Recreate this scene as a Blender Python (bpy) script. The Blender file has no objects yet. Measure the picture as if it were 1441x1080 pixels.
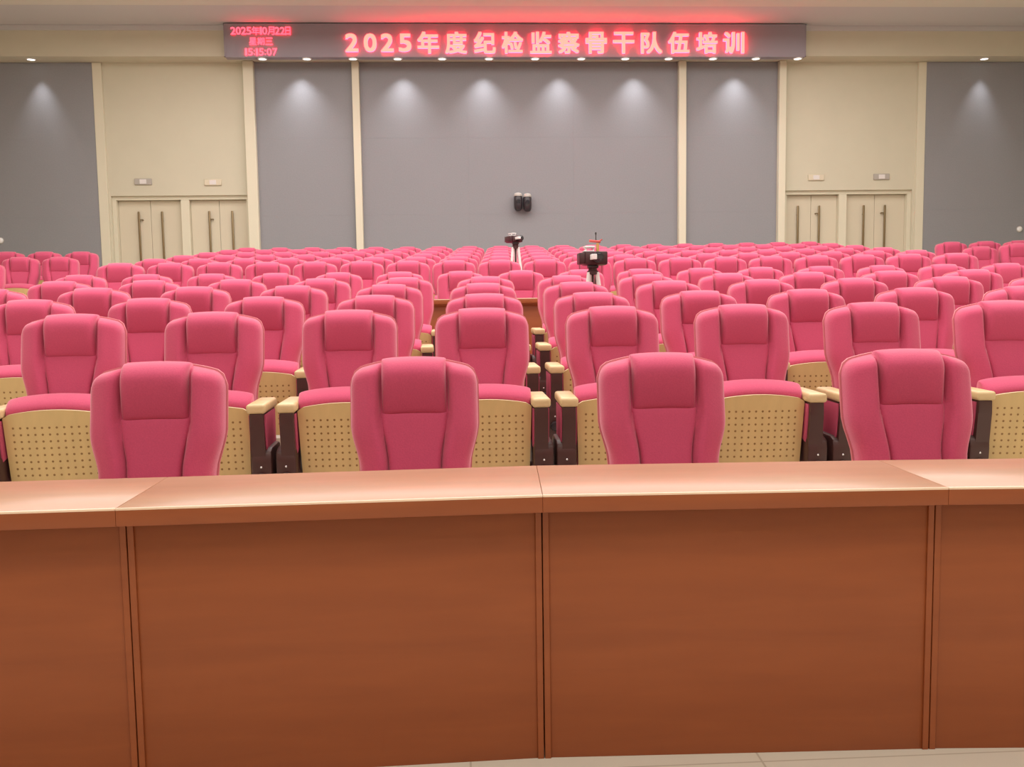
import bpy, bmesh, math, random
from mathutils import Vector, Matrix
random.seed(7)
scene = bpy.context.scene
col = scene.collection
PI = math.pi

# ------------------------------------------------------------------ camera, world, lights, exposure
F_PX, PITCH, YAW, ROLL, CAM_H = 1301.26, 0.088447, 0.052628, 0.014358, 1.27
cam_data = bpy.data.cameras.new('camera')
cam = bpy.data.objects.new('camera', cam_data)
col.objects.link(cam)
cam_data.sensor_width = 36.0
cam_data.sensor_fit = 'HORIZONTAL'
cam_data.lens = F_PX / 1441 * 36.0
cam_data.clip_start = 0.05
cam_data.clip_end = 200
fw = Vector((math.sin(YAW) * math.cos(PITCH), math.cos(YAW) * math.cos(PITCH), -math.sin(PITCH)))
rt0 = Vector((math.cos(YAW), -math.sin(YAW), 0))
up0 = rt0.cross(fw)
rt = rt0 * math.cos(ROLL) - up0 * math.sin(ROLL)
up = up0 * math.cos(ROLL) + rt0 * math.sin(ROLL)
cam.matrix_world = Matrix(((rt.x, up.x, -fw.x, 0), (rt.y, up.y, -fw.y, 0), (rt.z, up.z, -fw.z, CAM_H), (0, 0, 0, 1)))
scene.camera = cam

world = bpy.data.worlds.new('world')
scene.world = world
world.use_nodes = True
world.node_tree.nodes['Background'].inputs[0].default_value = (1, 0.97, 0.94, 1)
world.node_tree.nodes['Background'].inputs[1].default_value = 0.3

scene.view_settings.view_transform = 'Standard'
scene.view_settings.look = 'None'
scene.view_settings.gamma = 1
scene.view_settings.exposure = 0.0


def area(name, loc, sx, sy, power, color=(1, 0.97, 0.93), rot=(0, 0, 0)):
    l = bpy.data.lights.new(name, 'AREA')
    l.shape = 'RECTANGLE'
    l.size, l.size_y, l.energy, l.color = sx, sy, power, color
    o = bpy.data.objects.new(name, l)
    o.location, o.rotation_euler = loc, rot
    col.objects.link(o)
    return o


# the hall's ceiling lamps: one field over the seats, one over the rear rows; over the stage an added fill for the fronts
area('hall_lamp_field', (1.0, 7.0, 6.0), 14, 7, 1100)
area('rear_lamp_field', (1.0, 13.4, 6.0), 14, 4, 600)
area('stage_front_fill', (0.5, -0.6, 5.9), 12, 3.5, 390, (1, 0.97, 0.93), (math.radians(15), 0, 0))  # unseen front fill, added to light desk and seat fronts


# ------------------------------------------------------------------ materials
def new_mat(name):
    m = bpy.data.materials.new(name)
    m.use_nodes = True
    nt = m.node_tree
    return m, nt, nt.nodes['Principled BSDF']


def plain(name, c, rough=0.5, metal=0.0, noise=0.0, nscale=20.0, bump=0.0, coat=0.0, sheen=0.0):
    m, nt, b = new_mat(name)
    b.inputs['Base Color'].default_value = (*c, 1)
    b.inputs['Roughness'].default_value = rough
    b.inputs['Metallic'].default_value = metal
    b.inputs['Coat Weight'].default_value = coat
    b.inputs['Sheen Weight'].default_value = sheen
    if noise or bump:
        tc = nt.nodes.new('ShaderNodeTexCoord')
        n = nt.nodes.new('ShaderNodeTexNoise')
        n.inputs['Scale'].default_value = nscale
        n.inputs['Detail'].default_value = 4
        nt.links.new(tc.outputs['Object'], n.inputs['Vector'])
        if noise:
            r = nt.nodes.new('ShaderNodeValToRGB')
            r.color_ramp.elements[0].position = 0.3
            r.color_ramp.elements[1].position = 0.7
            r.color_ramp.elements[0].color = (*[x * (1 - noise) for x in c], 1)
            r.color_ramp.elements[1].color = (*[min(1, x * (1 + noise)) for x in c], 1)
            nt.links.new(n.outputs['Fac'], r.inputs['Fac'])
            nt.links.new(r.outputs['Color'], b.inputs['Base Color'])
        if bump:
            bp = nt.nodes.new('ShaderNodeBump')
            bp.inputs['Strength'].default_value = bump
            bp.inputs['Distance'].default_value = 0.01
            nt.links.new(n.outputs['Fac'], bp.inputs['Height'])
            nt.links.new(bp.outputs['Normal'], b.inputs['Normal'])
    return m


def fabric(name, c, sheen=0.5, tint=(1, 0.6, 0.65)):
    m = plain(name, c, 0.9, noise=0.05, nscale=180, bump=0.12, sheen=sheen)
    b = m.node_tree.nodes['Principled BSDF']
    b.inputs['Sheen Roughness'].default_value = 0.45
    b.inputs['Sheen Tint'].default_value = (*tint, 1)
    b.inputs['Specular IOR Level'].default_value = 0.15
    return m


def wood(name, c1, c2, rough, stretch=(1.2, 14, 14), coat=0.0, scale=2.0):
    m, nt, b = new_mat(name)
    tc = nt.nodes.new('ShaderNodeTexCoord')
    mp = nt.nodes.new('ShaderNodeMapping')
    mp.inputs['Scale'].default_value = stretch
    n = nt.nodes.new('ShaderNodeTexNoise')
    n.inputs['Scale'].default_value = scale
    n.inputs['Detail'].default_value = 6
    n.inputs['Distortion'].default_value = 0.4
    r = nt.nodes.new('ShaderNodeValToRGB')
    r.color_ramp.elements[0].position = 0.3
    r.color_ramp.elements[1].position = 0.72
    r.color_ramp.elements[0].color = (*c1, 1)
    r.color_ramp.elements[1].color = (*c2, 1)
    nt.links.new(tc.outputs['Object'], mp.inputs['Vector'])
    nt.links.new(mp.outputs['Vector'], n.inputs['Vector'])
    nt.links.new(n.outputs['Fac'], r.inputs['Fac'])
    nt.links.new(r.outputs['Color'], b.inputs['Base Color'])
    b.inputs['Roughness'].default_value = rough
    b.inputs['Coat Weight'].default_value = coat
    b.inputs['Coat Roughness'].default_value = 0.2
    return m


def emit(name, c, s):
    m, nt, b = new_mat(name)
    b.inputs['Base Color'].default_value = (*c, 1)
    b.inputs['Emission Color'].default_value = (*c, 1)
    b.inputs['Emission Strength'].default_value = s
    return m


def perforated(name, c, hole):
    """plywood with a regular grid of punched holes (pattern in the board's own x-z plane)"""
    m = wood(name, [x * 0.93 for x in c], [min(1, x * 1.05) for x in c], 0.45, (10, 10, 1.5))
    nt = m.node_tree
    b = nt.nodes['Principled BSDF']
    tc = nt.nodes.new('ShaderNodeTexCoord')
    sp = nt.nodes.new('ShaderNodeSeparateXYZ')
    nt.links.new(tc.outputs['Object'], sp.inputs[0])

    def mth(op, a, bb=None):
        n = nt.nodes.new('ShaderNodeMath')
        n.operation = op
        for i, v in enumerate((a, bb)):
            if v is None:
                continue
            if isinstance(v, (int, float)):
                n.inputs[i].default_value = v
            else:
                nt.links.new(v, n.inputs[i])
        return n.outputs[0]
    P = 0.0335
    fx = mth('SUBTRACT', mth('FRACT', mth('ADD', mth('DIVIDE', sp.outputs['X'], P), 100.0)), 0.5)
    fz = mth('SUBTRACT', mth('FRACT', mth('ADD', mth('DIVIDE', sp.outputs['Z'], P), 100.0)), 0.5)
    d2 = mth('ADD', mth('MULTIPLY', fx, fx), mth('MULTIPLY', fz, fz))
    inside = mth('LESS_THAN', d2, 0.027)
    bx = mth('LESS_THAN', mth('ABSOLUTE', sp.outputs['X']), P * 6)
    bz = mth('LESS_THAN', mth('ABSOLUTE', mth('SUBTRACT', sp.outputs['Z'], P * 12)), P * 4)
    msk = mth('MULTIPLY', inside, mth('MULTIPLY', bx, bz))
    mix = nt.nodes.new('ShaderNodeMix')
    mix.data_type = 'RGBA'
    src = b.inputs['Base Color'].links[0].from_socket
    nt.links.new(msk, mix.inputs[0])
    nt.links.new(src, mix.inputs[6])
    mix.inputs[7].default_value = (*hole, 1)
    nt.links.new(mix.outputs[2], b.inputs['Base Color'])
    return m


M = dict(
    pink=fabric('pink_fabric', (0.565, 0.082, 0.166), 0.55, (1, 0.68, 0.74)),
    ply=wood('pale_plywood', (0.60, 0.43, 0.22), (0.68, 0.51, 0.28), 0.42, (3, 10, 10)),
    inset=plain('pink_inset_fabric', (0.56, 0.085, 0.165), 0.95),
    plyedge_lit=plain('lit_plywood_edge', (0.74, 0.60, 0.40), 0.45),  # paler than the board: light on its upper edge put into the colour
    shell=plain('pale_shell', (0.64, 0.19, 0.23), 0.55),
    board=perforated('perforated_plywood', (0.62, 0.43, 0.19), (0.26, 0.13, 0.035)),
    dark=plain('dark_brown_plastic', (0.062, 0.024, 0.021), 0.42),
    steel=plain('steel', (0.7, 0.7, 0.72), 0.25, 1.0),
    desk=wood('mahogany_veneer', (0.262, 0.060, 0.013), (0.312, 0.075, 0.017), 0.5, (1.0, 9, 9), 0.05),
    desktop=wood('mahogany_lit_top', (0.34, 0.140, 0.050), (0.39, 0.165, 0.062), 0.45, (1.0, 9, 9), 0.4),  # same wood as the desk, paler: overhead and reflected light in its colour
    edge=plain('edge_highlight_strip', (0.86, 0.64, 0.48), 0.3),  # pale edge band, the top edge's highlight put into its colour
    beige=plain('beige_paint', (0.60, 0.555, 0.43), 0.65, noise=0.015, nscale=3),
    beige2=plain('beige_column', (0.68, 0.63, 0.49), 0.6),
    door=plain('beige_door', (0.63, 0.56, 0.43), 0.5),
    handle=plain('bronze_handle', (0.22, 0.16, 0.085), 0.35, 0.6),
    acoustic=plain('grey_acoustic_fabric', (0.268, 0.264, 0.278), 0.9, noise=0.03, nscale=40, bump=0.1),
    ceil=plain('ceiling_paint', (0.68, 0.64, 0.56), 0.8),
    ceil2=plain('ceiling_recess_paint', (0.57, 0.55, 0.55), 0.8),
    panel=plain('display_panel', (0.30, 0.265, 0.30), 0.55),
    black=plain('black_plastic', (0.03, 0.022, 0.026), 0.35),
    maroon=plain('dark_camera_body', (0.05, 0.016, 0.02), 0.4),
    silver=plain('silver_paint', (0.78, 0.76, 0.76), 0.4),
    white=plain('white_plastic', (0.8, 0.78, 0.76), 0.4),
    red=plain('red_foam', (0.55, 0.1, 0.09), 0.9),
    gold=plain('gold_metal', (0.75, 0.5, 0.2), 0.35, 0.8),
    glass=plain('lens_glass', (0.02, 0.02, 0.03), 0.05, 0, coat=1),
    signgrey=plain('sign_grey', (0.42, 0.38, 0.34), 0.5),
    signface=plain('sign_face', (0.72, 0.68, 0.66), 0.35),
    paleframe=plain('pale_sign_frame', (0.66, 0.58, 0.44), 0.5),
    lamp=emit('lamp_glow', (1, 0.97, 0.92), 2.2),
    letters=emit('sign_letters', (1.0, 0.105, 0.078), 4.8),
    halo=emit('letter_side_bloom', (1.0, 0.08, 0.16), 5.0),  # raised letter sides glow red to imitate lens bloom on the panel
    small=emit('small_letters', (1.0, 0.10, 0.15), 1.9),
    smallhalo=emit('small_letter_bloom', (1.0, 0.08, 0.16), 1.5),  # same imitated bloom around the small writing
)


def floor_material():
    m, nt, b = new_mat('cream_floor_tiles')
    tc = nt.nodes.new('ShaderNodeTexCoord')
    br = nt.nodes.new('ShaderNodeTexBrick')
    br.offset = 0.0
    br.inputs['Scale'].default_value = 1.0
    br.inputs['Brick Width'].default_value = 0.8
    br.inputs['Row Height'].default_value = 0.8
    br.inputs['Mortar Size'].default_value = 0.003
    br.inputs['Color1'].default_value = (0.68, 0.63, 0.53, 1)
    br.inputs['Color2'].default_value = (0.70, 0.65, 0.55, 1)
    br.inputs['Mortar'].default_value = (0.5, 0.44, 0.35, 1)
    nt.links.new(tc.outputs['Object'], br.inputs['Vector'])
    nt.links.new(br.outputs['Color'], b.inputs['Base Color'])
    b.inputs['Roughness'].default_value = 0.3
    return m


M['floor'] = floor_material()


# ------------------------------------------------------------------ mesh helpers
def finish(bm, name, mat, parent=None, smooth=True, angle=40, loc=None):
    bmesh.ops.recalc_face_normals(bm, faces=bm.faces[:])
    me = bpy.data.meshes.new(name)
    bm.to_mesh(me)
    bm.free()
    me.materials.append(mat)
    if smooth:
        me.shade_smooth()
        me.set_sharp_from_angle(angle=math.radians(angle))
    o = bpy.data.objects.new(name, me)
    col.objects.link(o)
    if parent is not None:
        o.parent = parent
    if loc is not None:
        o.location = loc
    return o


def add_box(bm, x0, x1, y0, y1, z0, z1, bev=0.0, seg=2):
    t = bmesh.new()
    bmesh.ops.create_cube(t, size=1)
    bmesh.ops.scale(t, vec=(x1 - x0, y1 - y0, z1 - z0), verts=t.verts[:])
    bmesh.ops.translate(t, vec=((x0 + x1) / 2, (y0 + y1) / 2, (z0 + z1) / 2), verts=t.verts[:])
    if bev > 0:
        bmesh.ops.bevel(t, geom=t.edges[:], offset=bev, segments=seg, affect='EDGES', profile=0.5, clamp_overlap=True)
    merge(bm, t)


def merge(bm, t):
    vm = {}
    for v in t.verts:
        vm[v] = bm.verts.new(v.co)
    for f in t.faces:
        try:
            bm.faces.new([vm[v] for v in f.verts])
        except ValueError:
            pass
    t.free()


def add_cyl(bm, p0, p1, r0, r1=None, n=16):
    r1 = r0 if r1 is None else r1
    p0, p1 = Vector(p0), Vector(p1)
    d = (p1 - p0).normalized()
    a = d.orthogonal().normalized()
    b = d.cross(a)
    A, B = [], []
    for i in range(n):
        c, s = math.cos(2 * PI * i / n), math.sin(2 * PI * i / n)
        A.append(bm.verts.new(p0 + (a * c + b * s) * r0))
        B.append(bm.verts.new(p1 + (a * c + b * s) * r1))
    for i in range(n):
        j = (i + 1) % n
        bm.faces.new((A[i], A[j], B[j], B[i]))
    bm.faces.new(A[::-1])
    bm.faces.new(B)


def add_lathe(bm, prof, center, axis='Z', n=20):
    rings = []
    for r, h in prof:
        ring = []
        for i in range(n):
            c, s = math.cos(2 * PI * i / n) * r, math.sin(2 * PI * i / n) * r
            p = {'Z': (c, s, h), 'Y': (c, h, s), 'X': (h, c, s)}[axis]
            ring.append(bm.verts.new(Vector(p) + Vector(center)))
        rings.append(ring)
    for k in range(len(rings) - 1):
        for i in range(n):
            j = (i + 1) % n
            bm.faces.new((rings[k][i], rings[k][j], rings[k + 1][j], rings[k + 1][i]))
    bm.faces.new(rings[0][::-1])
    bm.faces.new(rings[-1])


def add_prism(bm, poly, x0, x1):
    """polygon in (y, z) extruded along x"""
    A = [bm.verts.new((x0, y, z)) for y, z in poly]
    B = [bm.verts.new((x1, y, z)) for y, z in poly]
    n = len(poly)
    for i in range(n):
        j = (i + 1) % n
        bm.faces.new((A[i], A[j], B[j], B[i]))
    bm.faces.new(A[::-1])
    bm.faces.new(B)


def box_obj(name, mat, parent, x0, x1, y0, y1, z0, z1, bev=0.0, seg=2):
    bm = bmesh.new()
    add_box(bm, x0, x1, y0, y1, z0, z1, bev, seg)
    return finish(bm, name, mat, parent)


def tag(o, label=None, cat=None, group=None, kind=None):
    if label:
        o['label'] = label
    if cat:
        o['category'] = cat
    if group:
        o['group'] = group
    if kind:
        o['kind'] = kind
    return o


def thing(name, label, cat, loc=(0, 0, 0), rz=0.0, group=None):
    o = bpy.data.objects.new(name, None)
    o.empty_display_size = 0.1
    col.objects.link(o)
    o.location = loc
    o.rotation_euler = (0, 0, rz)
    return tag(o, label, cat, group)


def struct(o):
    o['kind'] = 'structure'
    return o


KIDS = {}


def kids(o):
    k = o.name
    if k not in KIDS:
        KIDS[k] = [c for c in bpy.data.objects if c.parent == o]
    return KIDS[k]


def copy_tree(o, parent=None):
    c = o.copy()
    col.objects.link(c)
    c.parent = parent
    for ch in kids(o):
        copy_tree(ch, c)
    return c


# ------------------------------------------------------------------ rows: where every seat stands
CURV, XC, KK, Y2 = 0.0315706, -0.27358, 0.101791, 4.96651
#        y, seat-top height, first k, count, centre k, pitch, offset
ROWS = {
    1: (3.65095, 1.05168, 0, 4, 1.5, 0.97536, 0.1973),
    2: (4.96651, 1.23077, 0, 8, 3.5, 0.70, 0.22237),
    3: (6.01766, 1.31638, 0, 10, 4.5, 0.70, 0.15621),
    4: (6.97172, 1.40339, -1, 12, 4.5, 0.70, 0.07416),
    5: (8.03058, 1.48199, 0, 12, 5.5, 0.70, 0.01244),
    6: (9.87475, 1.59134, 0, 16, 7.0, 0.63891, -0.10096),
    7: (10.82683, 1.74839, 0, 19, 8.5, 0.52798, -0.12078),
}
for i_, r_ in enumerate(range(8, 13)):
    y_ = 10.82683 + 1.025 * (i_ + 1)
    ROWS[r_] = (y_, 1.74839 + 0.0905 * 1.025 * (i_ + 1), 0, 19, 8.5, 0.52798, -0.12078 - 0.056 * (y_ - 10.82683))
SEAT_H = 1.05


def xcen(t):
    return 0.454 + 0.0433 * (t - Y2)


def rowpos(r, k):
    y, zt, k0, n, kc, p, a = ROWS[r]
    R = 1 / CURV + (y - Y2)
    th = ((k - kc) * p + a) / R
    return (XC + KK * y + R * math.sin(th), y - R * (1 - math.cos(th)), zt - SEAT_H), -th


# ------------------------------------------------------------------ setting
WY = 17.50                      # rear wall
XL, XR = -9.05, 11.35
CZ = 6.20


def make_floor():
    bm = bmesh.new()
    lv = [(-4.0, 0.0)]
    ts = [ROWS[r][0] for r in range(1, 13)]
    zs = [ROWS[r][1] - SEAT_H for r in range(1, 13)]
    edges = []
    for i in range(1, 12):
        off = 0.95 if i == 5 else 0.52
        edges.append((ts[i] - off, zs[i]))
    NS = 40

    def line(t):
        if t is None:
            return [(XL - 0.1 + (XR - XL + 0.2) * i / NS, -4.05) for i in range(NS + 1)]
        R = 1 / CURV + (t - Y2)
        out = []
        for i in range(NS + 1):
            x = XL - 0.1 + (XR - XL + 0.2) * i / NS
            s = (x - xcen(t)) / R
            out.append((x, t - R * (1 - math.sqrt(1 - s * s))))
        return out
    prev = line(None)
    z = 0.0
    for t, zn in edges + [(99, None)]:
        cur = line(t) if t < 90 else [(p[0], WY + 0.3) for p in prev]
        A = [bm.verts.new((x, y, z)) for x, y in prev]
        B = [bm.verts.new((x, y, z)) for x, y in cur]
        for i in range(NS):
            bm.faces.new((A[i], A[i + 1], B[i + 1], B[i]))
        if zn is not None and zn > z + 1e-4:
            C = [bm.verts.new((x, y, zn)) for x, y in cur]
            for i in range(NS):
                bm.faces.new((B[i], B[i + 1], C[i + 1], C[i]))
            z = zn
        prev = cur
    me = bpy.data.meshes.new('floor')
    bm.normal_update()
    bm.to_mesh(me)
    bm.free()
    me.materials.append(M['floor'])
    o = bpy.data.objects.new('floor', me)
    col.objects.link(o)
    return struct(o)


make_floor()
ZB = ROWS[12][1] - SEAT_H        # floor level at the rear wall

# rear wall with two door niches
NICHES = [(-6.367, -3.873), (6.150, 8.640)]
DOOR_TOP = 3.295
bm = bmesh.new()
xs = [XL - 0.2, NICHES[0][0], NICHES[0][1], NICHES[1][0], NICHES[1][1], XR + 0.2]
for a, b_, hole in [(xs[0], xs[1], 0), (xs[1], xs[2], 1), (xs[2], xs[3], 0), (xs[3], xs[4], 1), (xs[4], xs[5], 0)]:
    add_box(bm, a, b_, WY, WY + 0.3, DOOR_TOP if hole else -0.1, CZ + 0.2)
struct(finish(bm, 'wall_back', M['beige'], smooth=False))
struct(box_obj('wall_left', M['beige'], None, XL - 0.2, XL, -4.0, WY + 0.3, -0.1, CZ + 0.2))
struct(box_obj('wall_right', M['beige'], None, XR, XR + 0.2, -4.0, WY + 0.3, -0.1, CZ + 0.2))
struct(box_obj('wall_front', M['beige'], None, XL - 0.2, XR + 0.2, -4.2, -4.0, -0.1, CZ + 0.2))
# ceiling: main field, then a slightly higher recess in front of the fascia
bm = bmesh.new()
add_box(bm, XL - 0.2, XR + 0.2, 15.88, WY + 0.3, CZ, CZ + 0.2)
struct(finish(bm, 'ceiling', M['ceil2'], smooth=False))
bm = bmesh.new()
add_box(bm, XL - 0.2, XR + 0.2, -4.2, 15.88, CZ - 0.02, CZ + 0.2)
struct(finish(bm, 'ceiling', M['ceil'], smooth=False))
# fascia and soffit over the rear wall, with a shallow cornice
struct(box_obj('trim_1', M['beige'], None, XL, XR, 17.05, WY, 5.665, 6.11))
struct(box_obj('trim_2', M['ceil2'], None, XL, XR, 17.03, WY, 6.11, CZ, 0.004, 1))

# grey acoustic panels on the rear wall
PANELS = [(XL, -6.565), (-3.683, -1.925), (-1.79, 4.087), (4.228, 5.980), (8.835, XR)]
for i, (a, b_) in enumerate(PANELS):
    bm = bmesh.new()
    n = max(1, round((b_ - a) / 1.95))
    for j in range(n):
        for (z0, z1) in ((ZB + 0.1, 2.9), (2.9, 4.3), (4.3, 5.66)):
            add_box(bm, a + (b_ - a) * j / n, a + (b_ - a) * (j + 1) / n, WY - 0.05, WY + 0.01, z0, z1, 0.0015, 1)
    struct(finish(bm, 'trim_%d' % (i + 3), M['acoustic'], smooth=False))
# pale columns between the panels
for i, (a, b_) in enumerate([(-3.873, -3.683), (-1.922, -1.791), (4.087, 4.228), (5.982, 6.116)]):
    struct(box_obj('trim_%d' % (i + 8), M['beige2'], None, a, b_, WY - 0.16, WY + 0.01, ZB - 0.05, 5.66, 0.006, 1))
struct(box_obj('trim_12', M['beige2'], None, -6.565, -6.40, WY - 0.06, WY + 0.01, ZB - 0.05, 5.66, 0.004, 1))
struct(box_obj('trim_13', M['beige2'], None, 8.68, 8.835, WY - 0.06, WY + 0.01, ZB - 0.05, 5.66, 0.004, 1))

# double doors in the niches
DW = WY + 0.16
nd = 0
HX = [[-5.922, -5.500, -4.641, -4.222], [6.460, 6.873, 7.745, 8.162]]
SIDE = [[0.06, None, 0.06, None], [None, -0.06, None, -0.06]]
for ni, (a, b_) in enumerate(NICHES):
    mid = (-5.06, 7.31)[ni]
    bm = bmesh.new()
    add_box(bm, a, a + 0.07, WY + 0.06, WY + 0.3, ZB - 0.05, DOOR_TOP - 0.071)
    add_box(bm, b_ - 0.07, b_, WY + 0.06, WY + 0.3, ZB - 0.05, DOOR_TOP - 0.071)
    add_box(bm, mid - 0.075, mid + 0.075, WY + 0.06, WY + 0.3, ZB - 0.05, DOOR_TOP - 0.071)
    add_box(bm, a, b_, WY + 0.055, WY + 0.3, DOOR_TOP - 0.07, DOOR_TOP)
    struct(finish(bm, 'trim_%d' % (14 + ni), M['beige2'], smooth=False))
    c1 = (a + 0.07 + mid - 0.075) / 2
    c2 = (mid + 0.075 + b_ - 0.07) / 2
    leaves = [(a + 0.07, c1), (c1, mid - 0.075), (mid + 0.075, c2), (c2, b_ - 0.07)]
    for li, (l0, l1) in enumerate(leaves):
        nd += 1
        d = struct(box_obj('door_%d' % nd, M['door'], None, l0 + 0.003, l1 - 0.003, DW, DW + 0.05, ZB, DOOR_TOP - 0.075, 0.003, 1))
        hx = HX[ni][li]
        bm = bmesh.new()
        add_box(bm, hx - 0.018, hx + 0.018, DW - 0.06, DW - 0.03, ZB + 0.25, 3.02, 0.008)
        for hz in (ZB + 0.45, 2.1, 2.85):
            add_cyl(bm, (hx, DW - 0.035, hz), (hx, DW + 0.005, hz), 0.012)
        finish(bm, 'door_handle', M['handle'], d)
        sd = SIDE[ni][li]
        if sd:
            bm = bmesh.new()
            add_cyl(bm, (hx + sd, DW - 0.05, 2.87), (hx + sd, DW + 0.005, 2.87), 0.012, n=12)
            add_box(bm, min(hx, hx + sd), max(hx, hx + sd), DW - 0.05, DW - 0.038, 2.86, 2.88)
            finish(bm, 'door_lock', M['handle'], d)

# side-wall / floor skirting at the rear wall
for i, (a, b_) in enumerate([(XL, NICHES[0][0]), (NICHES[0][1], NICHES[1][0]), (NICHES[1][1], XR)]):
    struct(box_obj('baseboard_back' if i == 0 else 'baseboard_back.%03d' % i, M['beige2'], None, a, b_, WY - 0.055, WY, ZB, ZB + 0.1))


# ------------------------------------------------------------------ LED sign with its writing
SIGN_Y = 16.88
sign = thing('led_sign', 'long dark display sign with glowing red Chinese writing under the ceiling', 'sign', (1.115, SIGN_Y, 5.605))
bm = bmesh.new()
add_box(bm, -5.18, 5.18, 0.0, 0.17, 0.0, 0.575, 0.006, 1)
finish(bm, 'sign_box', M['panel'], sign)
bm = bmesh.new()
for z0, z1 in ((0.0, 0.018), (0.557, 0.575)):
    add_box(bm, -5.185, 5.185, -0.006, 0.0, z0, z1)
for x0, x1 in ((-5.185, -5.165), (5.165, 5.185)):
    add_box(bm, x0, x1, -0.006, 0.0, 0.0, 0.575)
finish(bm, 'sign_frame', M['panel'], sign, smooth=False)


def glyph_mesh(ch, w, h, cx, cz, weight, depth, bm, lim=None):
    """one character of Blender's bundled font scaled to w x h, centred on (cx, cz), standing proud of y=0"""
    cu = bpy.data.curves.new('glyph', 'FONT')
    cu.body = ch
    cu.size = 1.0
    cu.extrude = 0.5
    cu.resolution_u = 4
    o = bpy.data.objects.new('glyph', cu)
    col.objects.link(o)
    dg = bpy.context.evaluated_depsgraph_get()
    me = bpy.data.meshes.new_from_object(o.evaluated_get(dg))
    vs = [v.co.copy() for v in me.vertices]
    x0, x1 = min(v.x for v in vs), max(v.x for v in vs)
    y0, y1 = min(v.y for v in vs), max(v.y for v in vs)
    sx = (w - 2 * weight) / (x1 - x0)
    sz = (h - 1.4 * weight) / (y1 - y0)
    # bold strokes: the bundled font has only a regular weight, so the character is laid down several times side by side
    for q, (ox, oz) in enumerate(((0, 0), (-1, -0.7), (1, -0.7), (-1, 0.7), (1, 0.7))):
        nv = [bm.verts.new(((v.x - (x0 + x1) / 2) * sx + cx + ox * weight, -depth * (0.5 + v.z) - 0.0004 * q, (v.y - (y0 + y1) / 2) * sz + cz + oz * weight)) for v in vs]
        for p in me.polygons:
            try:
                f = bm.faces.new([nv[i] for i in p.vertices])
                f.material_index = 0 if abs(p.normal.z) > 0.5 else 1
            except ValueError:
                pass
    bpy.data.objects.remove(o)
    bpy.data.meshes.remove(me)


def text_part(name, glyphs, weight, depth, m1, m2):
    bm = bmesh.new()
    for ch, w, h, cx, cz in glyphs:
        glyph_mesh(ch, w, h, cx - 1.115, cz - 5.605, weight, depth, bm)
    me = bpy.data.meshes.new(name)
    bm.to_mesh(me)
    bm.free()
    me.materials.append(m1)
    me.materials.append(m2)
    o = bpy.data.objects.new(name, me)
    col.objects.link(o)
    o.parent = sign
    return o


MAIN = '2025年度纪检监察骨干队伍培训'
MX = [-1.849, -1.526, -1.227, -0.915, -0.506, -0.017, 0.493, 0.981, 1.488, 1.987, 2.48, 2.972, 3.475, 3.967, 4.479, 4.965]
gl = []
for c, x in zip(MAIN, MX):
    if c.isdigit():
        gl.append((c, 0.225, 0.31, x, 5.845))
    else:
        gl.append((c, 0.385, 0.375, x, 5.847))
text_part('message_text', gl, 0.012, 0.045, M['letters'], M['halo'])
gl = []
line1 = '2025年10月22日'
wds = [0.085, 0.085, 0.085, 0.085, 0.135, 0.036, 0.085, 0.12, 0.085, 0.085, 0.09]
gap = (1.034 - sum(wds)) / (len(wds) - 1)
x = -3.944
for c, w in zip(line1, wds):
    gl.append((c, w, 0.125 if c.isdigit() else 0.138, x + w / 2, 6.053))
    x += w + gap
text_part('date_text', gl, 0.002, 0.022, M['small'], M['smallhalo'])
gl = [(c, 0.125, 0.122, -3.427 + (i - 1) * 0.14, 5.876) for i, c in enumerate('星期三')]
text_part('weekday_text', gl, 0.002, 0.022, M['small'], M['smallhalo'])
gl = []
line3 = '15:15:07'
wds = [0.036, 0.085, 0.022, 0.036, 0.085, 0.022, 0.085, 0.08]
gap = (0.557 - sum(wds)) / (len(wds) - 1)
x = -3.709
for c, w in zip(line3, wds):
    gl.append((c, w, 0.122 if c != ':' else 0.085, x + w / 2, 5.693 if c != ':' else 5.685))
    x += w + gap
text_part('time_text', gl, 0.002, 0.022, M['small'], M['smallhalo'])

# ------------------------------------------------------------------ downlights
ORD = ['first', 'second', 'third', 'fourth', 'fifth', 'sixth', 'seventh', 'eighth', 'ninth', 'tenth', 'eleventh', 'twelfth',
       'thirteenth', 'fourteenth', 'fifteenth', 'sixteenth', 'seventeenth', 'eighteenth', 'nineteenth']


def downlight(x, y, z, label, group):
    t = thing('downlight', label, 'light', (x, y, z), 0, group)
    bm = bmesh.new()
    add_lathe(bm, [(0.085, 0.004), (0.085, -0.006), (0.066, -0.010), (0.066, 0.004)], (0, 0, 0))
    finish(bm, 'trim_ring', M['white'], t)
    bm = bmesh.new()
    add_lathe(bm, [(0.064, 0.002), (0.064, -0.007), (0.02, -0.009)], (0, 0, 0))
    finish(bm, 'lens', M['lamp'], t)
    return t


DX = [-3.432, -2.656, -1.847, -1.059, -0.271, 0.564, 1.391, 2.222, 3.019, 3.807, 4.618, 5.408, 6.181]
for i, x in enumerate(DX):
    w = ORD[i] if i < 12 else 'last'
    downlight(x, 16.965, 5.6005, 'small round downlight under the display sign, %s from the left' % w, 'downlights under the display sign')
downlight(-7.523, 17.22, 5.6605, 'small round downlight in the soffit above the left grey wall panel', 'downlights in the soffit')
downlight(9.819, 17.22, 5.6605, 'small round downlight in the soffit above the right grey wall panel', 'downlights in the soffit')


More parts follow.
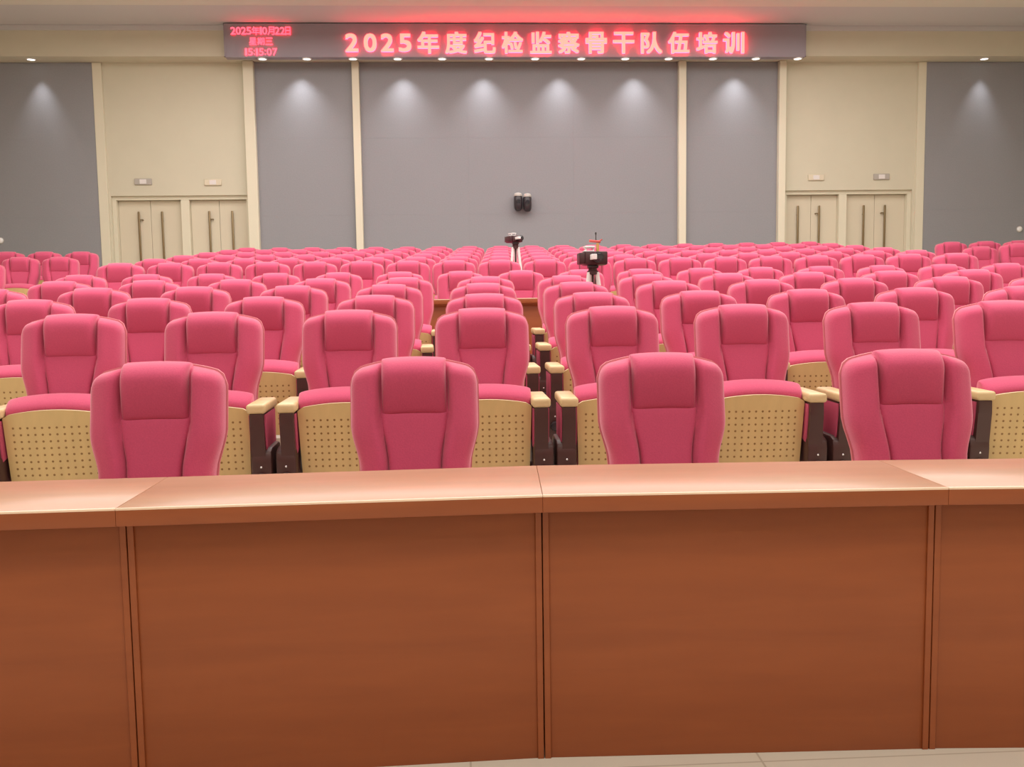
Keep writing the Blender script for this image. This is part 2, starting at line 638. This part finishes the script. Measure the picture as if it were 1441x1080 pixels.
def spot(name, x, power, size=58, y=17.29, z=5.655):
    l = bpy.data.lights.new(name, 'SPOT')
    l.energy, l.spot_size, l.spot_blend, l.shadow_soft_size = power, math.radians(size), 1.0, 0.05
    l.color = (0.93, 0.95, 1.0)
    o = bpy.data.objects.new(name, l)
    o.location = (x, y, z)
    o.rotation_euler = (math.radians(2), 0, 0)
    col.objects.link(o)


for x in (-2.844, -0.991, 0.471, 1.867, 3.262, 5.154):
    spot('wall_washer', x, 85, 90, 17.18)
for x in (-7.462, 9.877):
    spot('wall_washer', x, 95, 64, 17.25)


# ------------------------------------------------------------------ signs, cameras and fittings on the rear wall
def exit_sign(x, z, label, grey):
    t = thing('exit_sign', label, 'sign', (x, WY, z), 0, 'small signs above the doors')
    bm = bmesh.new()
    add_box(bm, -0.155, 0.155, -0.03, 0.004, -0.055, 0.055, 0.006, 1)
    finish(bm, 'sign_case', M['signgrey'] if grey else M['paleframe'], t)
    bm = bmesh.new()
    add_box(bm, -0.06, 0.06, -0.036, -0.026, -0.04, 0.04, 0.002, 1)
    finish(bm, 'sign_face', M['signface'], t)


exit_sign(-5.77, 3.548, 'small grey sign above the far left double door', True)
exit_sign(-4.517, 3.526, 'faint pale sign above the inner left double door', False)
exit_sign(6.755, 3.534, 'small pale sign above the inner right double door', False)
exit_sign(8.025, 3.539, 'small grey sign above the far right double door', True)


def wall_camera(x, z, label):
    t = thing('wall_camera', label, 'camera', (x, WY - 0.05, z), 0, 'cameras on the rear wall')
    bm = bmesh.new()
    add_box(bm, -0.05, 0.05, -0.03, 0.002, -0.05, 0.11, 0.006, 1)
    add_box(bm, -0.03, 0.03, -0.12, -0.02, 0.085, 0.11, 0.005, 1)
    finish(bm, 'bracket', M['black'], t)
    bm = bmesh.new()
    add_lathe(bm, [(0.03, -0.17), (0.055, -0.155), (0.072, -0.12), (0.078, -0.06), (0.078, 0.08), (0.07, 0.1)], (0, -0.13, 0))
    finish(bm, 'housing', M['black'], t)
    bm = bmesh.new()
    add_lathe(bm, [(0.079, 0.1), (0.079, 0.125), (0.06, 0.155), (0.02, 0.168)], (0, -0.13, 0))
    finish(bm, 'cap', M['signgrey'], t)
    bm = bmesh.new()
    add_lathe(bm, [(0.04, -0.212), (0.04, -0.2), (0.045, -0.19), (0.045, -0.17)][::-1], (0, 0, 0.0), axis='Y')
    finish(bm, 'lens', M['glass'], t)


wall_camera(1.075, 3.11, 'left one of the two black cameras mounted on the centre grey wall')
wall_camera(1.245, 3.095, 'right one of the two black cameras mounted on the centre grey wall')


def fitting(x, z, label):
    t = thing('wall_fitting', label, 'wall fitting', (x, WY - 0.05, z), 0, 'round fittings on the outer grey panels')
    bm = bmesh.new()
    add_lathe(bm, [(0.05, 0.002), (0.05, -0.025), (0.035, -0.04), (0.01, -0.045)], (0, 0, 0), axis='Y')
    finish(bm, 'cover', M['white'], t)
    bm = bmesh.new()
    add_lathe(bm, [(0.06, 0.002), (0.06, -0.008)], (0, 0, 0), axis='Y')
    finish(bm, 'base_ring', M['signgrey'], t)


fitting(-8.35, 2.508, 'small round white fitting on the grey panel at the left edge')
fitting(10.743, 2.519, 'small round white fitting on the grey panel at the right edge')


# ------------------------------------------------------------------ seats
TOPZ = 1.05


def hw_at(t):
    if t < 0.25:
        return 0.246
    s = min(1.0, (t - 0.25) / 0.17)
    s = s * s * (3 - 2 * s)
    return 0.246 - 0.034 * s - max(0, t - 0.42) * 0.02


def xin_at(t):
    if t < 0.2:
        return 0.132
    s = min(1.0, (t - 0.2) / 0.2)
    s = s * s * (3 - 2 * s)
    return 0.132 - 0.030 * s


def topz(a):
    a = abs(a)
    d = 0.045 * a ** 1.8
    if a > 0.80:
        s = (a - 0.80) / 0.20
        d += 0.050 * (1 - math.sqrt(max(0.0, 1 - s ** 2.3)))
    return TOPZ - d


def ycen(z):
    return -(TOPZ - z) * 0.20


def backrest_mesh(grow=0.0, y_shift=0.0, shell=False, nu=40, nv=26, zb=0.40):
    bm = bmesh.new()
    F, Bk = [], []
    for j in range(nv + 1):
        v = j / nv
        v = 1 - (1 - v) ** 1.5
        rf, rb = [], []
        for i in range(nu + 1):
            u = -1 + 2 * i / nu
            u = math.copysign(1 - (1 - abs(u)) ** 1.25, u)
            zt = topz(u) + grow
            z = zb + v * (zt - zb)
            t = TOPZ - z
            w = hw_at(t) + grow
            x = u * w
            yc = ycen(z)
            q = 1.0
            e = zt - z
            if e < 0.035:
                q = math.sqrt(max(0.0, 1 - ((0.035 - e) / 0.035) ** 2))
            ed = (1 - abs(u)) * w
            qs = 1.0
            if ed < 0.03:
                qs = math.sqrt(max(0.0, 1 - ((0.03 - ed) / 0.03) ** 2))
            if shell:
                rf.append(bm.verts.new((x, yc + 0.022, z)))
                rb.append(bm.verts.new((x, yc + 0.034 + 0.012 * q * qs, z)))
            else:
                xi = xin_at(t)
                d = (abs(x) - xi) / max(0.01, (w - xi))
                f = 0.048
                if d > 0:
                    dd = min(1, d)
                    f = 0.048 + 0.052 * math.sin(PI * min(1, dd) ** 0.45) * 0.95 + 0.012 * dd
                f = f * (0.25 + 0.75 * q) * (0.25 + 0.75 * qs)
                rf.append(bm.verts.new((x, yc - f, z)))
                rb.append(bm.verts.new((x, yc + 0.022, z)))
        F.append(rf)
        Bk.append(rb)
    for j in range(nv):
        for i in range(nu):
            bm.faces.new((F[j][i], F[j][i + 1], F[j + 1][i + 1], F[j + 1][i]))
            bm.faces.new((Bk[j][i], Bk[j + 1][i], Bk[j + 1][i + 1], Bk[j][i + 1]))
    for i in range(nu):
        bm.faces.new((F[nv][i], F[nv][i + 1], Bk[nv][i + 1], Bk[nv][i]))
        bm.faces.new((F[0][i], Bk[0][i], Bk[0][i + 1], F[0][i + 1]))
    for j in range(nv):
        bm.faces.new((F[j][0], F[j + 1][0], Bk[j + 1][0], Bk[j][0]))
        bm.faces.new((F[j][nu], Bk[j][nu], Bk[j + 1][nu], F[j + 1][nu]))
    return bm


def sweep_mesh(prof, hw, sides=8.0, droop=0.0, n=18):
    """closed profile of (forward, t) swept across x with softened ends; hw may depend on t"""
    bm = bmesh.new()
    rings = []
    cf = sum(p[0] for p in prof) / len(prof)
    ct = sum(p[1] for p in prof) / len(prof)
    for i in range(n + 1):
        u = -1 + 2 * i / n
        u = math.copysign(1 - (1 - abs(u)) ** 1.7, u)
        k = max(0.0, 1 - abs(u) ** sides) ** 0.5 if abs(u) < 1 else 0.0
        k = 0.3 + 0.7 * k
        ring = []
        for f, t in prof:
            tt = ct + (t - ct) * (0.95 + 0.05 * k) + droop * u * u
            ff = 0.035 + (f - 0.035) * k if f > 0.035 else f
            z = TOPZ - tt
            ring.append(bm.verts.new((u * (hw(t) if callable(hw) else hw), ycen(z) - ff, z)))
        rings.append(ring)
    m = len(prof)
    for i in range(n):
        for j in range(m):
            k2 = (j + 1) % m
            bm.faces.new((rings[i][j], rings[i][k2], rings[i + 1][k2], rings[i + 1][j]))
    bm.faces.new(rings[0][::-1])
    bm.faces.new(rings[-1])
    return bm


def smooth_profile(pts, n=3):
    for _ in range(n - 1):
        out = []
        m = len(pts)
        for i in range(m):
            a, b = pts[i], pts[(i + 1) % m]
            out.append((a[0] * .75 + b[0] * .25, a[1] * .75 + b[1] * .25))
            out.append((a[0] * .25 + b[0] * .75, a[1] * .25 + b[1] * .75))
        pts = out
    return pts


HEAD = smooth_profile([(0.0, 0.20), (-0.014, 0.05), (-0.012, -0.006), (0.03, -0.012), (0.082, 0.0), (0.114, 0.026), (0.121, 0.058),
                       (0.104, 0.112), (0.079, 0.168), (0.060, 0.202), (0.045, 0.208)], 3)
LUMB = smooth_profile([(0.035, 0.200), (0.055, 0.199), (0.063, 0.23), (0.072, 0.34), (0.078, 0.46), (0.07, 0.62), (0.04, 0.635), (0.03, 0.5)], 3)


def lumbar_hw(t):
    return xin_at(t) - 0.002


def board_mesh():
    """tipped-up seat's plywood underside with its curved upper edge (front face looks towards the stage)"""
    bm = bmesh.new()
    nx, nz = 16, 6
    F, Bk = [], []
    for j in range(nz + 1):
        v = j / nz
        rf, rb = [], []
        for i in range(nx + 1):
            u = -1 + 2 * i / nx
            zt = 0.605 - 0.026 * u * u - 0.012 * max(0, abs(u) - 0.9) * 10 * max(0, abs(u) - 0.9) * 10
            z = 0.215 + v * (zt - 0.215)
            w = 0.219 + 0.012 * (z - 0.215) / 0.39
            y = -0.335 - 0.05 * (z - 0.215) / 0.39 - 0.012 * (1 - u * u)
            rf.append(bm.verts.new((u * w, y, z)))
            rb.append(bm.verts.new((u * w, y + 0.022, z)))
        F.append(rf)
        Bk.append(rb)
    for j in range(nz):
        for i in range(nx):
            bm.faces.new((F[j][i], F[j][i + 1], F[j + 1][i + 1], F[j + 1][i]))
            bm.faces.new((Bk[j][i], Bk[j + 1][i], Bk[j + 1][i + 1], Bk[j][i + 1]))
    for i in range(nx):
        bm.faces.new((F[nz][i], F[nz][i + 1], Bk[nz][i + 1], Bk[nz][i]))
        bm.faces.new((F[0][i], Bk[0][i], Bk[0][i + 1], F[0][i + 1]))
    for j in range(nz):
        bm.faces.new((F[j][0], F[j + 1][0], Bk[j + 1][0], Bk[j][0]))
        bm.faces.new((F[j][nx], Bk[j][nx], Bk[j + 1][nx], F[j + 1][nx]))
    return bm


def cushion_mesh():
    """tipped-up seat cushion behind the board, rounded nose at the top"""
    bm = bmesh.new()
    prof = smooth_profile([(-0.318, 0.24), (-0.362, 0.59), (-0.368, 0.622), (-0.335, 0.652), (-0.265, 0.678), (-0.225, 0.662), (-0.215, 0.60), (-0.20, 0.25)], 3)
    n = 16
    rings = []
    cy = -0.29
    for i in range(n + 1):
        u = -1 + 2 * i / n
        u = math.copysign(1 - (1 - abs(u)) ** 1.7, u)
        k = 0.6 + 0.4 * max(0.0, 1 - abs(u) ** 10) ** 0.5
        ring = []
        for y, z in prof:
            zz = z - (0.022 * u * u) * min(1, max(0, (z - 0.3) / 0.3))
            zz = 0.44 + (zz - 0.44) * (0.92 + 0.08 * k)
            ring.append(bm.verts.new((u * (0.222 + 0.01 * (z - .24) / .4), cy + (y - cy) * k, zz)))
        rings.append(ring)
    m = len(prof)
    for i in range(n):
        for j in range(m):
            k2 = (j + 1) % m
            bm.faces.new((rings[i][j], rings[i][k2], rings[i + 1][k2], rings[i + 1][j]))
    bm.faces.new(rings[0][::-1])
    bm.faces.new(rings[-1])
    return bm


def pad_mesh(cx, w):
    bm = bmesh.new()
    add_box(bm, cx - w / 2, cx + w / 2, -0.455, -0.09, 0.566, 0.612, 0.014, 3)
    return bm


def side_mesh(cx, w):
    """dark armrest side: tall panel with a slightly bowed front edge"""
    bm = bmesh.new()
    poly = [(-0.385, 0.0), (-0.405, 0.20), (-0.42, 0.36), (-0.438, 0.50), (-0.445, 0.567), (-0.10, 0.567), (-0.10, 0.30), (-0.09, 0.0)]
    add_prism(bm, poly, cx - w / 2, cx + w / 2)
    bmesh.ops.bevel(bm, geom=bm.edges[:], offset=0.008, segments=2, affect='EDGES', profile=0.5, clamp_overlap=True)
    return bm


def inset_mesh(cx, w, s):
    """fabric panel on one face of the armrest side, its lower edge cut to a tongue"""
    bm = bmesh.new()
    poly = [(-0.385, 0.36), (-0.412, 0.50), (-0.418, 0.556), (-0.125, 0.556), (-0.125, 0.36), (-0.20, 0.38), (-0.30, 0.38)]
    x = cx + s * w / 2
    add_prism(bm, poly, min(x - s * 0.004, x + s * 0.006), max(x - s * 0.004, x + s * 0.006))
    return bm


def base_mesh(cx, s, w):
    bm = bmesh.new()
    poly = [(-0.40, 0.0), (-0.424, 0.33), (-0.415, 0.375), (-0.37, 0.39), (-0.14, 0.39), (-0.09, 0.32), (-0.06, 0.0)]
    add_prism(bm, poly, cx - w / 2, cx + w / 2)
    bmesh.ops.bevel(bm, geom=bm.edges[:], offset=0.012, segments=2, affect='EDGES', profile=0.5, clamp_overlap=True)
    return bm


def pivot_mesh(cx, s):
    bm = bmesh.new()
    add_lathe(bm, [(0.030, 0.0), (0.030, -0.022), (0.024, -0.030), (0.010, -0.032)], (cx, -0.412, 0.24), axis='Y', n=18)
    return bm


def screw_mesh(cx):
    bm = bmesh.new()
    add_lathe(bm, [(0.005, 0.0), (0.005, -0.008), (0.002, -0.010)], (cx, -0.418, 0.30), axis='Y', n=10)
    return bm


def build_seat(style, left_arm=True, right_arm=True, drop=0.0):
    t = thing('auditorium_seat', 'x', 'seat')
    finish(backrest_mesh(), 'backrest', M['pink'], t, angle=60)
    finish(sweep_mesh(HEAD, 0.1235, 9.0, 0.006), 'headrest', M['pink'], t, angle=60)
    finish(sweep_mesh(LUMB, lumbar_hw, 14.0, 0.0), 'lumbar_cushion', M['pink'], t, angle=60)
    finish(backrest_mesh(0.006, 0, True, 18, 16, 0.36), 'back_shell', M['shell'], t, angle=50)
    finish(cushion_mesh(), 'seat_cushion', M['pink'], t, angle=60, loc=(0, 0, -drop))
    bd = finish(board_mesh(), 'seat_board', M['board'], t, angle=40, loc=(0, 0, -drop))
    bd.data.materials.append(M['plyedge_lit'])
    for p in bd.data.polygons:
        if abs(p.normal.y) < 0.6:
            p.material_index = 1  # rim faces take the paler colour that stands for lit edges
    arms = ([-1] if left_arm else []) + ([1] if right_arm else [])
    wide = style != 'narrow'
    if style == 'wide':
        cx, pw, sw, bx, bw = 0.274, 0.092, 0.068, 0.286, 0.100
    elif style == 'medium':
        cx, pw, sw, bx, bw = 0.270, 0.080, 0.060, 0.272, 0.078
    else:
        cx, pw, sw, bx, bw = 0.258, 0.034, 0.028, 0.258, 0.034
    for s in arms:
        finish(pad_mesh(s * cx, pw), 'armrest_pad', M['ply'], t)
        sd = finish(side_mesh(s * cx, sw), 'armrest_side', M['dark'], t)
        for q in (-1, 1):
            finish(inset_mesh(s * cx, sw, q), 'fabric_inset', M['inset'], sd)
        bs = finish(base_mesh(s * bx, s, bw), 'armrest_base', M['dark'], t)
        if wide:
            finish(pivot_mesh(s * bx, s), 'pivot_cover', M['black'], bs)
            finish(screw_mesh(s * bx), 'screw', M['steel'], bs)
    # hinge bar the tipped seat turns on, carried by the armrest bases
    bm = bmesh.new()
    xa = bx - bw / 2 + 0.004
    add_cyl(bm, (-xa if left_arm else -xa + 0.012, -0.20, 0.24), (xa, -0.20, 0.24), 0.016, n=12)
    finish(bm, 'hinge_bar', M['dark'], t)
    bpy.context.view_layer.update()
    return t


ROWNAME = {1: 'first row, right behind the front desks', 2: 'second row from the front desks', 3: 'third row from the front desks',
           4: 'fourth row from the front desks', 5: 'fifth row, last before the inner desks', 6: 'sixth row, just behind the inner desks',
           7: 'seventh row, second behind the inner desks', 8: 'eighth row from the front', 9: 'ninth row from the front', 10: 'tenth row from the front',
           11: 'eleventh row from the front', 12: 'last row, nearest the rear wall'}
protos = {}


def get_seat(kind):
    if kind not in protos:
        protos[kind] = build_seat(*kind)
        return protos[kind]
    return copy_tree(protos[kind])


def place(kind, loc, rz, label, group):
    s = get_seat(kind)
    s.location = loc
    s.rotation_euler = (0, 0, rz)
    s['label'] = label
    s['category'] = 'seat'
    s['group'] = group
    return s


jit = random.Random(3)
for r in range(1, 13):
    y, zt, k0, n, kc, p, a = ROWS[r]
    for i in range(n):
        loc, rz = rowpos(r, k0 + i)
        wide = r <= 6
        if wide:
            kind = ('medium' if r == 6 else 'wide', True, True, 0.045 if r == 1 else 0.0)
        else:
            kind = ('narrow', i == 0, True, 0.0)
        word = 'leftmost' if i == 0 else ('rightmost' if i == n - 1 else ORD[i] + ' from the left')
        rz += jit.uniform(-0.01, 0.01) if r <= 6 else 0
        place(kind, loc, rz, 'pink padded seat, %s in the %s' % (word, ROWNAME[r]), 'pink seats of the %s' % ROWNAME[r].split(',')[0])

# seats of the two side blocks at the back
SIDES = [
    (-5.955, 15.0, 1.09, 'pink seat of the back left block, nearest the left doors', 'L'),
    (-6.478, 14.91, 1.09, 'pink seat of the back left block, second from the left doors in its rear row', 'L'),
    (-7.001, 14.82, 1.09, 'pink seat of the back left block, third from the left doors in its rear row', 'L'),
    (-5.84, 13.95, 0.955, 'pink seat of the back left block, right end of its front row', 'L'),
    (-6.363, 13.86, 0.955, 'pink seat of the back left block, second from the right in its front row', 'L'),
    (-6.380, 12.85, 0.83, 'pink seat cut by the left picture edge, in front of the back left block', 'L'),
    (8.080, 15.0, 1.09, 'pink seat of the back right block, nearest the right doors', 'R'),
    (8.603, 14.91, 1.09, 'pink seat of the back right block, second from the right doors in its rear row', 'R'),
    (9.126, 14.82, 1.09, 'pink seat of the back right block, third from the right doors in its rear row', 'R'),
    (7.97, 13.95, 0.955, 'pink seat of the back right block, left end of its front row', 'R'),
    (8.493, 13.86, 0.99, 'pink seat of the back right block, cut by the right picture edge, front row', 'R'),
]
for x, y, z, lab, sd in SIDES:
    rz = 0.17 if sd == 'L' else -0.17
    place(('narrow', sd == 'R' and ('nearest' in lab or 'left end' in lab), True, 0.0), (x, y, z), rz, lab, 'pink seats of the back %s block' % ('left' if sd == 'L' else 'right'))


# ------------------------------------------------------------------ desks
def desk(A, B, C, D, z, label, group, h=0.76):
    """desk top with front corners A, B and back corners C (behind A), D (behind B); its front panel stands under the top"""
    A, B, C, D = (Vector((p[0], p[1], 0)) for p in (A, B, C, D))
    org = (A + B) / 2
    ang = math.atan2(B.y - A.y, B.x - A.x)
    t = thing('desk', label, 'desk', (org.x, org.y, z), ang, group)
    inv = Matrix.Rotation(-ang, 3, 'Z')
    a, b, c, d = (inv @ (p - org) for p in (A, B, C, D))
    g = 0.0004

    def at(u, v, e=0.0):
        """u 0..1 along the front, v metres back, e metres in from the nearer end"""
        dep = (c.y + d.y) / 2
        k = v / dep
        l, r = a.lerp(c, k), b.lerp(d, k)
        p = l.lerp(r, u)
        return Vector((p.x + (e if u < 0.5 else -e), p.y, 0))

    def slab(name, mat, v0, v1, e0, z0, z1, bev, u0=0.0, u1=1.0):
        bm = bmesh.new()
        q = [at(u0, v0, e0), at(u1, v0, e0), at(u1, v1, e0), at(u0, v1, e0)]
        lo = [bm.verts.new((p.x, p.y, z0)) for p in q]
        hi = [bm.verts.new((p.x, p.y, z1)) for p in q]
        for i in range(4):
            k = (i + 1) % 4
            bm.faces.new((lo[i], lo[k], hi[k], hi[i]))
        bm.faces.new(lo[::-1])
        bm.faces.new(hi)
        bmesh.ops.bevel(bm, geom=bm.edges[:], offset=bev, segments=2, affect='EDGES', profile=0.5, clamp_overlap=True)
        return finish(bm, name, mat, t)
    dep = (c.y + d.y) / 2
    slab('desktop', M['desktop'], 0.0, dep, g, h - 0.046, h, 0.0015)
    slab('front_edge', M['desk'], -0.0022, 0.003, g, h - 0.0465, h - 0.005, 0.0008)  # darker veneer covers the front face of the top painted as lit
    e = slab('edge_strip', M['edge'], -0.0025, 0.005, g, h - 0.0055, h + 0.0006, 0.001)
    e['label'] = 'pale edge strip with painted highlight'
    slab('apron', M['desk'], 0.062, 0.074, g + 0.001, h - 0.062, h - 0.045, 0.001)
    slab('front_panel', M['desk'], 0.073, 0.09, 0.018, 0.0, h - 0.046, 0.001)
    for u in (0, 1):
        bm = bmesh.new()
        p0, p1 = at(u, 0.068, 0.0015), at(u, dep - 0.03, 0.0015)
        s = 1 if u == 0 else -1
        w = 0.017
        q = [p0, p0 + Vector((s * w, 0, 0)), p1 + Vector((s * w, 0, 0)), p1]
        lo = [bm.verts.new((p.x, p.y, 0.0)) for p in q]
        hi = [bm.verts.new((p.x, p.y, h - 0.046)) for p in q]
        for i in range(4):
            k = (i + 1) % 4
            bm.faces.new((lo[i], lo[k], hi[k], hi[i]))
        bm.faces.new(lo[::-1])
        bm.faces.new(hi)
        bmesh.ops.bevel(bm, geom=bm.edges[:], offset=0.001, segments=1, affect='EDGES')
        finish(bm, 'side_panel', M['desk'], t)
    slab('shelf', M['desk'], 0.095, dep - 0.05, 0.02, 0.52, 0.538, 0.001)
    return t


FE = [(-1.98, 2.335), (-0.890, 2.365), (0.203, 2.396), (1.284, 2.362), (2.37, 2.29)]
BE = [(-1.99, 2.765), (-0.892, 2.792), (0.222, 2.838), (1.290, 2.790), (2.40, 2.72)]
FL = ['brown wooden desk cut by the left picture edge, in the front row', 'brown wooden front desk left of centre, with a full view of its front panel',
      'brown wooden front desk right of centre, standing over the pale floor strip', 'brown wooden desk cut by the right picture edge, in the front row']
for i in range(4):
    desk(FE[i], FE[i + 1], BE[i], BE[i + 1], 0, FL[i], 'brown desks of the front row')

Z6 = ROWS[6][1] - SEAT_H
IN = [(-0.95, 8.985), (0.26, 9.02), (1.47, 8.985)]
IL = ['brown inner desk glimpsed left of the centre seat column, before the sixth row', 'brown inner desk glimpsed right of the centre seat column, before the sixth row']
for i in range(2):
    desk(IN[i], IN[i + 1], (IN[i][0], IN[i][1] + 0.34), (IN[i + 1][0], IN[i + 1][1] + 0.34), Z6, IL[i], 'brown inner desks')


# ------------------------------------------------------------------ video cameras on tripods
def tripod(x, y, z, h, label, spread=0.24, rz=0.0):
    t = thing('tripod', label, 'tripod', (x, y, z), rz, 'tripods among the seats')
    for k in range(3):
        a = math.radians(90 + 120 * k)
        foot = Vector((math.cos(a) * spread, math.sin(a) * spread, 0.0))
        top = Vector((math.cos(a) * 0.036, math.sin(a) * 0.036, h - 0.055))
        mid = foot.lerp(top, 0.5)
        bm = bmesh.new()
        add_cyl(bm, mid, top, 0.015, 0.017, 12)
        add_cyl(bm, foot + Vector((0, 0, 0.02)), mid + (top - mid) * 0.1, 0.009, 0.009, 12)
        leg = finish(bm, 'leg', M['silver'], t)
        bm = bmesh.new()
        add_cyl(bm, foot, foot + Vector((0, 0, 0.035)), 0.014, 0.012, 10)
        finish(bm, 'rubber_foot', M['black'], leg)
        bm = bmesh.new()
        add_cyl(bm, mid - (top - mid) * 0.03, mid + (top - mid) * 0.08, 0.017, 0.017, 12)
        finish(bm, 'leg_clamp', M['black'], leg)
    bm = bmesh.new()
    add_lathe(bm, [(0.022, h - 0.075), (0.046, h - 0.07), (0.046, h - 0.045), (0.034, h - 0.04), (0.034, h - 0.02)], (0, 0, 0))
    add_cyl(bm, (0, 0, h - 0.40), (0, 0, h - 0.06), 0.009)
    finish(bm, 'centre_column', M['maroon'], t)
    bm = bmesh.new()
    add_box(bm, -0.04, 0.04, -0.045, 0.045, h - 0.022, h, 0.005, 2)
    finish(bm, 'head_plate', M['black'], t)
    bm = bmesh.new()
    add_cyl(bm, (0.03, 0.02, h - 0.04), (0.06, 0.30, h - 0.16), 0.007)
    finish(bm, 'pan_handle', M['black'], t)


def camcorder(x, y, z, w, label, rz=0.0, rig=True):
    t = thing('video_camera', label, 'camera', (x, y, z), rz, 'video cameras among the seats')
    h = w * 0.48
    bm = bmesh.new()
    add_box(bm, -w * 0.30, w * 0.5, -0.06, 0.17, 0.0, h, 0.012, 2)
    add_box(bm, -w * 0.5, -w * 0.28, -0.05, 0.12, h * 0.08, h * 0.92, 0.008, 2)
    finish(bm, 'body', M['maroon'], t)
    bm = bmesh.new()
    add_lathe(bm, [(h * 0.36, -0.05), (h * 0.36, -0.12), (h * 0.40, -0.125), (h * 0.40, -0.155), (h * 0.33, -0.156)], (w * 0.12, 0, h * 0.52), axis='Y')
    ln = finish(bm, 'lens', M['black'], t)
    bm = bmesh.new()
    add_lathe(bm, [(h * 0.3, -0.150), (h * 0.3, -0.158), (h * 0.1, -0.162)], (w * 0.12, 0, h * 0.52), axis='Y')
    finish(bm, 'front_glass', M['glass'], ln)
    bm = bmesh.new()
    add_box(bm, -w * 0.13, w * 0.05, -0.168, -0.055, h * 0.36, h * 0.74, 0.003, 1)
    o = finish(bm, 'lamp_block', M['white'], t)
    o['label'] = 'small white block'
    bm = bmesh.new()
    add_box(bm, -w * 0.33, w * 0.05, -0.03, 0.10, h * 0.98, h * 1.06, 0.004, 1)
    add_box(bm, -w * 0.28, -w * 0.22, -0.02, 0.0, h * 1.0, h * 1.30, 0.003, 1)
    add_box(bm, -w * 0.0, w * 0.05, -0.02, 0.0, h * 1.0, h * 1.30, 0.003, 1)
    add_box(bm, -w * 0.3, w * 0.08, -0.03, 0.09, h * 1.26, h * 1.40, 0.006, 2)
    finish(bm, 'top_handle', M['silver'], t)
    if rig:
        bm = bmesh.new()
        add_cyl(bm, (w * 0.20, 0.03, h * 0.98), (w * 0.20, 0.03, h * 1.62), w * 0.06, w * 0.05)
        finish(bm, 'shoe_mount', M['gold'], t)
        bm = bmesh.new()
        add_cyl(bm, (-w * 0.10, 0.03, h * 1.80), (w * 0.30, 0.03, h * 1.72), w * 0.045, w * 0.045)
        add_cyl(bm, (w * 0.22, 0.03, h * 1.7), (w * 0.36, 0.03, h * 1.9), w * 0.03, w * 0.025)
        finish(bm, 'microphone', M['red'], t)
        bm = bmesh.new()
        add_cyl(bm, (w * 0.14, 0.03, h * 1.75), (w * 0.14, 0.03, h * 2.30), w * 0.018, w * 0.014)
        add_cyl(bm, (w * 0.14, 0.03, h * 2.25), (w * 0.14, 0.03, h * 2.42), w * 0.028, w * 0.026)
        finish(bm, 'antenna', M['black'], t)


def floor_at(x, y):
    z = 0.0
    for r in range(2, 13):
        yr = ROWS[r][0]
        off = 0.95 if r == 6 else 0.52
        t = yr - off
        R = 1 / CURV + (t - Y2)
        s = (x - xcen(t)) / R
        if y > t - R * (1 - math.sqrt(1 - s * s)):
            z = ROWS[r][1] - SEAT_H
    return z


zf = floor_at(1.04, 7.30)
tripod(1.035, 7.30, zf, 1.545 - zf, 'silver legged tripod under the larger video camera, behind the fourth row', 0.20)
camcorder(1.035, 7.30, 1.547, 0.222, 'larger dark video camera with red microphone, on the tripod right of centre', 0.0)
zf = floor_at(0.65, 11.2)
tripod(0.655, 11.18, zf, 1.975 - zf, 'silver legged tripod under the smaller video camera, behind the seventh row', 0.18)
camcorder(0.645, 11.18, 1.977, 0.165, 'smaller dark video camera on the distant tripod near the picture centre', 0.35, False)
